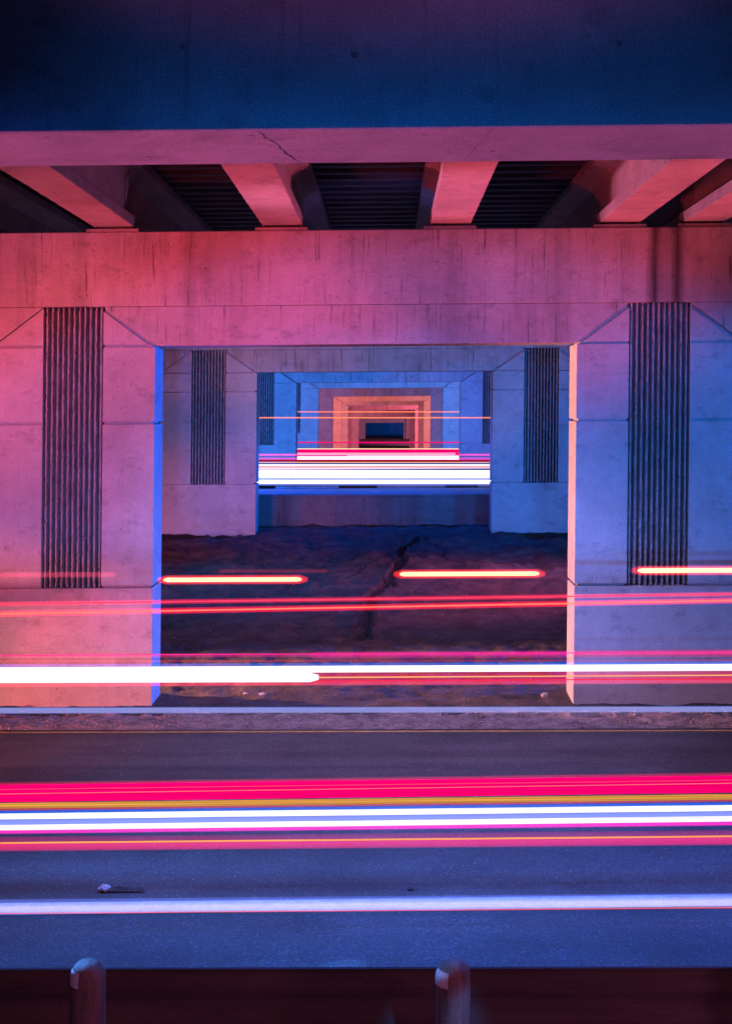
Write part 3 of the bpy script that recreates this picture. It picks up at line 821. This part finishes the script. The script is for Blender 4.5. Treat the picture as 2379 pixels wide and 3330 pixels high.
# unseen fill lamps added for the coloured light: name, kind, place, target, colour, watts, size, cone, blend
LAMPS = [
 ('red_fill', 'SPOT', (-9, 7.5, 2.6), (-4.2, 16.8, 4.0), (1.000, 0.060, 0.080), 4346, 0.4, 38, 0.4, 0),  # added red wash from outside the view
 ('cap_fill', 'SPOT', (-3.9, 12, 6.33), (-3.9, 16.8, 4.35), (1.000, 0.128, 0.114), 817, 0.3, 42, 0.6, 0),
 ('cap_fill', 'SPOT', (-1.2, 12, 6.33), (-1.2, 16.8, 4.35), (1.000, 0.060, 0.080), 540, 0.3, 42, 0.6, 0),
 ('red_fill', 'SPOT', (3.8, 6, 1.5), (3.2, 16.8, 6.8), (1.000, 0.080, 0.100), 123, 0.4, 34, 0.5, 0),
 ('red_fill', 'SPOT', (-4, 7, 2.0), (0.3, 16.8, 7.0), (1.000, 0.060, 0.080), 2396, 0.4, 44, 0.5, 0),
 ('red_fill', 'SPOT', (-7, 9, 3), (-6.5, 16.8, 6.0), (1.000, 0.155, 0.366), 1716, 0.4, 50, 0.6, 0),
 ('low_red_fill', 'SPOT', (-7.5, 10, 0.28), (-6, 16.8, -1.0), (1.000, 0.211, 0.156), 3967, 0.1, 58, 0.15, 0),
 ('low_red_fill', 'SPOT', (-5, 11, 0.25), (-3.4, 16.8, 0.1), (1.000, 0.060, 0.080), 862, 0.1, 34, 0.25, 0),
 ('blue_fill', 'SPOT', (12, -9, 4.45), (5, 16.8, 1.2), (0.000, 0.200, 1.000), 15786, 0.2, 20, 0.5, 0),  # added blue wash from behind the camera
 ('blue_fill', 'SPOT', (12, -9, 4.45), (3.6, 16.8, 2.6), (0.000, 0.200, 1.000), 8451, 0.2, 12, 0.5, 0),
 ('blue_fill', 'SPOT', (0, -10, 4.45), (-0.2, 16.8, 1.4), (0.000, 0.182, 1.000), 9029, 0.2, 18, 0.6, 0),
 ('blue_fill', 'SPOT', (-3.5, -10, 4.45), (2.8, 29.6, 2.2), (0.000, 0.100, 1.000), 5179, 0.2, 10, 0.4, 0),
 ('blue_fill', 'SPOT', (3.5, -10, 4.45), (-3.2, 29.6, 2.2), (0.000, 0.200, 1.000), 3845, 0.2, 10, 0.4, 0),
 ('blue_fill', 'SPOT', (5, -10, 4.45), (-3.3, 16.8, 1.7), (0.000, 0.200, 1.000), 7660, 0.2, 10, 0.7, 0),
 ('blue_fill', 'SPOT', (5, -10, 4.45), (-3.5, 16.8, 2.4), (0.000, 0.200, 1.000), 914, 0.2, 18, 0.5, 0),
 ('road_fill', 'SPOT', (-2.4, 11.3, 6.25), (-2.0, 9.2, 0), (0.000, 0.200, 1.000), 4425, 1.3, 90, 0.9, 0),  # added wash on the asphalt, hidden overhead, no fixture
 ('road_fill', 'SPOT', (2.4, 11.3, 6.25), (2.0, 9.2, 0), (0.000, 0.155, 1.000), 5531, 1.3, 90, 0.9, 0),
 ('road_fill', 'SPOT', (0, 11, 6.3), (0, 14.2, 0), (0.434, 0.460, 1.000), 1153, 0.5, 100, 0.9, 0),
 ('road_fill', 'SPOT', (0, 14, 6.3), (0, 15.9, 0), (0.531, 0.343, 1.000), 2449, 0.5, 90, 0.9, 0),
 ('cross_fill', 'SPOT', (11, 19.5, 1.6), (-3.1, 17.1, 1.8), (0.000, 0.113, 1.000), 23456, 0.2, 28, 0.2, 0),
 ('cross_fill', 'SPOT', (-11, 19.5, 1.6), (2.5, 17.1, 1.8), (1.000, 0.354, 0.307), 27614, 0.2, 28, 0.2, 0),
 ('near_cap_upfill', 'SPOT', (-3.2, 5.6, 0.9), (0.2, 4.0, 4.9), (1.000, 0.144, 0.421), 1388, 0.4, 60, 0.7, 0),
 ('near_cap_upfill', 'SPOT', (3.2, 5.6, 0.9), (-0.2, 4.0, 4.9), (1.000, 0.194, 0.669), 661, 0.4, 60, 0.7, 0),
 ('girder_upfill', 'SPOT', (-5.3, 14.0, 0.4), (-2.2, 14.6, 6.4), (1.000, 0.080, 0.100), 1274, 0.3, 60, 0.6, 0),
 ('girder_upfill', 'SPOT', (5.0, 14.0, 0.4), (2.3, 14.6, 6.4), (1.000, 0.080, 0.100), 2641, 0.3, 60, 0.6, 0),
 ('girder_side_fill', 'SPOT', (-7.5, 14.6, 3.4), (1.8, 14.7, 6.2), (1.000, 0.225, 0.469), 5084, 0.3, 26, 0.5, 0),
 ('girder_side_fill', 'SPOT', (6.5, 14.4, 3.4), (-2.5, 14.8, 6.5), (1.000, 0.256, 0.980), 528, 0.3, 36, 0.5, 0),
 ('bank_fill', 'SPOT', (-9, 20, 1.6), (-2, 29.6, 2.0), (0.400, 0.400, 1.000), 1098, 0.3, 54, 0.6, 0),
 ('bank_fill', 'SPOT', (-9, 22, 1.8), (-4, 29.6, 0.3), (1.000, 0.060, 0.080), 1679, 0.3, 40, 0.7, 0),
 ('bank_fill', 'SPOT', (-9, 23, 2.6), (1, 24, 0.6), (0.138, 0.269, 1.000), 460, 0.2, 44, 0.6, 0),
 ('bank_fill', 'SPOT', (9, 23, 2.6), (-1, 24, 0.6), (1.000, 0.109, 0.166), 4282, 0.2, 44, 0.6, 0),
 ('bank_fill', 'SPOT', (-5.0, 19.4, 2.6), (-0.3, 29.6, 6.2), (1.000, 0.400, 0.250), 1312, 0.3, 44, 0.4, 0),
 ('bank_fill', 'SPOT', (9, 20, 1.6), (2, 29.6, 2.0), (0.004, 0.212, 1.000), 5013, 0.3, 54, 0.6, 0),
 ('bank_fill', 'SPOT', (-2.6, 23.6, 6.3), (-2.4, 23.8, 0), (0.039, 0.219, 1.000), 2233, 0.5, 76, 1.0, 0),
 ('bank_fill', 'SPOT', (2.6, 23.6, 6.3), (2.4, 23.8, 0), (0.725, 0.261, 1.000), 2051, 0.5, 76, 1.0, 0),
 ('ledge_fill', 'SPOT', (0, 31.6, 6.0), (0, 32.3, 1.8), (0.000, 0.100, 1.000), 2113, 0.5, 120, 0.3, 0),
 ('ledge_fill', 'SPOT', (-7.5, 31.4, 2.7), (0.5, 33.3, 2.0), (0.000, 0.100, 1.000), 18966, 0.1, 40, 0.6, 0),
 ('second_road_fill', 'SPOT', (10, 32.8, 3.2), (0, 42.4, 4.6), (0.000, 0.134, 1.000), 6991, 0.3, 90, 0.5, 0),
 ('second_road_fill', 'SPOT', (-12, 32.8, 3.2), (0, 42.4, 4.6), (0.045, 0.223, 1.000), 15801, 0.3, 90, 0.5, 0),
 ('third_road_fill', 'SPOT', (9, 46.5, 3), (0, 55, 4.5), (0.110, 0.263, 1.000), 9122, 0.3, 100, 0.5, 0),
 ('third_road_fill', 'SPOT', (-9, 46.5, 3), (0, 55, 4.5), (0.074, 0.199, 1.000), 5106, 0.3, 100, 0.5, 0),
 ('fourth_road_fill', 'SPOT', (-8, 58, 3), (-1, 68, 5), (1.000, 0.188, 0.144), 3396, 0.3, 90, 0.5, 0),
 ('fourth_road_fill', 'SPOT', (8, 59, 3), (2, 68, 3), (0.009, 0.227, 1.000), 653, 0.3, 60, 0.5, 0),
 ('far_fill', 'SPOT', (-8, 73, 2.6), (0, 81.4, 3.8), (1.000, 0.176, 0.138), 7808, 0.3, 90, 0.5, 0),
 ('far_fill', 'SPOT', (8, 73, 2.6), (0, 81.4, 3.8), (1.000, 0.225, 0.162), 7489, 0.3, 90, 0.5, 0),
 ('far_fill', 'SPOT', (-7, 87, 2.4), (0, 95.3, 3.4), (1.000, 0.218, 0.276), 6575, 0.3, 100, 0.5, 0),
 ('far_fill', 'SPOT', (7, 100, 2.2), (0, 106.6, 3.0), (1.000, 0.146, 0.257), 9863, 0.3, 110, 0.5, 0),
 ('far_fill', 'SPOT', (-7, 125, 1.8), (0, 132, 2.6), (1.000, 0.192, 0.305), 3835, 0.3, 110, 0.5, 0),
 ('far_fill', 'SPOT', (5.5, 144, 1.4), (0, 158, 2.4), (1.000, 0.245, 0.444), 16022, 0.3, 90, 0.8, 0),
 ('far_fill', 'SPOT', (6, 168, 2), (0, 182, 2), (0.006, 0.175, 1.000), 6984, 0.3, 100, 0.5, 0),
 ('bank_top_fill', 'SPOT', (0.1, -0.15, 4.55), (0, 7.3, 0.3), (1.000, 0.231, 0.461), 869, 0.05, 60, 0.6, 0),
 ('post_fill', 'SPOT', (4, 3, 3.2), (0.49, 7.1, 0.5), (0.028, 0.286, 1.000), 2149, 0.05, 5, 0.5, 0),  # added narrow beam tinting one post
 ('post_fill', 'SPOT', (-5, 3, 3.2), (-1.76, 7.1, 0.93), (0.064, 0.278, 1.000), 14788, 0.02, 2.6, 0.3, 0),
 ('post_fill', 'SPOT', (-3.4, 2.5, 3.2), (0.29, 7.1, 0.93), (0.117, 0.371, 1.000), 1543, 0.02, 2.6, 0.3, 0),
 ('post_fill', 'SPOT', (5, 5.5, 1.6), (0, 7.3, 0.4), (1.000, 0.200, 0.500), 298, 0.2, 50, 0.6, 0),
 ('near_cap_fill', 'SPOT', (0, -6, 3.2), (0, 3.8, 8.3), (1.000, 0.060, 0.080), 1172, 0.15, 34, 0.2, 0),
 ('near_cap_fill', 'SPOT', (0.6, -8, 3.2), (0.6, 3.8, -0.2), (0.000, 0.200, 1.000), 17491, 0.2, 48, 0.2, 0),
 ('near_cap_fill', 'SPOT', (-1, -8, 3.2), (0, 3.8, 4.4), (0.005, 0.192, 1.000), 1020, 0.2, 14, 0.6, 0),
 ('deck_bay_fill', 'SPOT', (0, 18.6, 6.45), (0, 21.5, 7.5), (.22, .2, 1), 22, .3, 130, .6, 0),
]
for (n_, kind_, loc_, t_, c_, w_, sz_, an_, bl_, sy_) in LAMPS:
    lamp(kind_, n_, loc_, t_, c_, w_, sz_, an_, bl_, sy_ or None)

w = bpy.data.worlds.new('World'); scene.world = w; w.use_nodes = True
nt = w.node_tree; bg = nt.nodes['Background']
sky = nt.nodes.new('ShaderNodeTexSky'); sky.sky_type = 'NISHITA'; sky.sun_disc = False
sky.sun_elevation = R(-4); sky.sun_rotation = R(200)
nt.links.new(sky.outputs[0], bg.inputs[0]); bg.inputs[1].default_value = .15
sl = bpy.data.lights.new('dusk_sun', 'SUN'); sl.energy = .02; sl.angle = R(10); sl.color = (.5, .65, 1)
so = bpy.data.objects.new('dusk_sun', sl); COL.objects.link(so); so.rotation_euler = (R(70), 0, R(20))

cam = bpy.data.cameras.new('camera'); co = bpy.data.objects.new('camera', cam); COL.objects.link(co)
co.matrix_world = Matrix.Translation((0, 0, CZ)) @ Matrix.Rotation(.01682, 4, 'Z') @ Matrix.Rotation(math.pi/2, 4, 'X') @ Matrix.Rotation(.010004, 4, 'Z')
cam.sensor_fit = 'HORIZONTAL'; cam.sensor_width = 24; cam.lens = 2817/1624*24
cam.shift_y = -.14389; cam.clip_start = .05; cam.clip_end = 800
scene.camera = co
vs = scene.view_settings; vs.view_transform = 'Standard'; vs.look = 'None'; vs.exposure = 0; vs.gamma = 1
scene.cycles.max_bounces = 5; scene.cycles.diffuse_bounces = 3; scene.cycles.transparent_max_bounces = 64
scene.cycles.volume_bounces = 0; scene.cycles.sample_clamp_indirect = 6
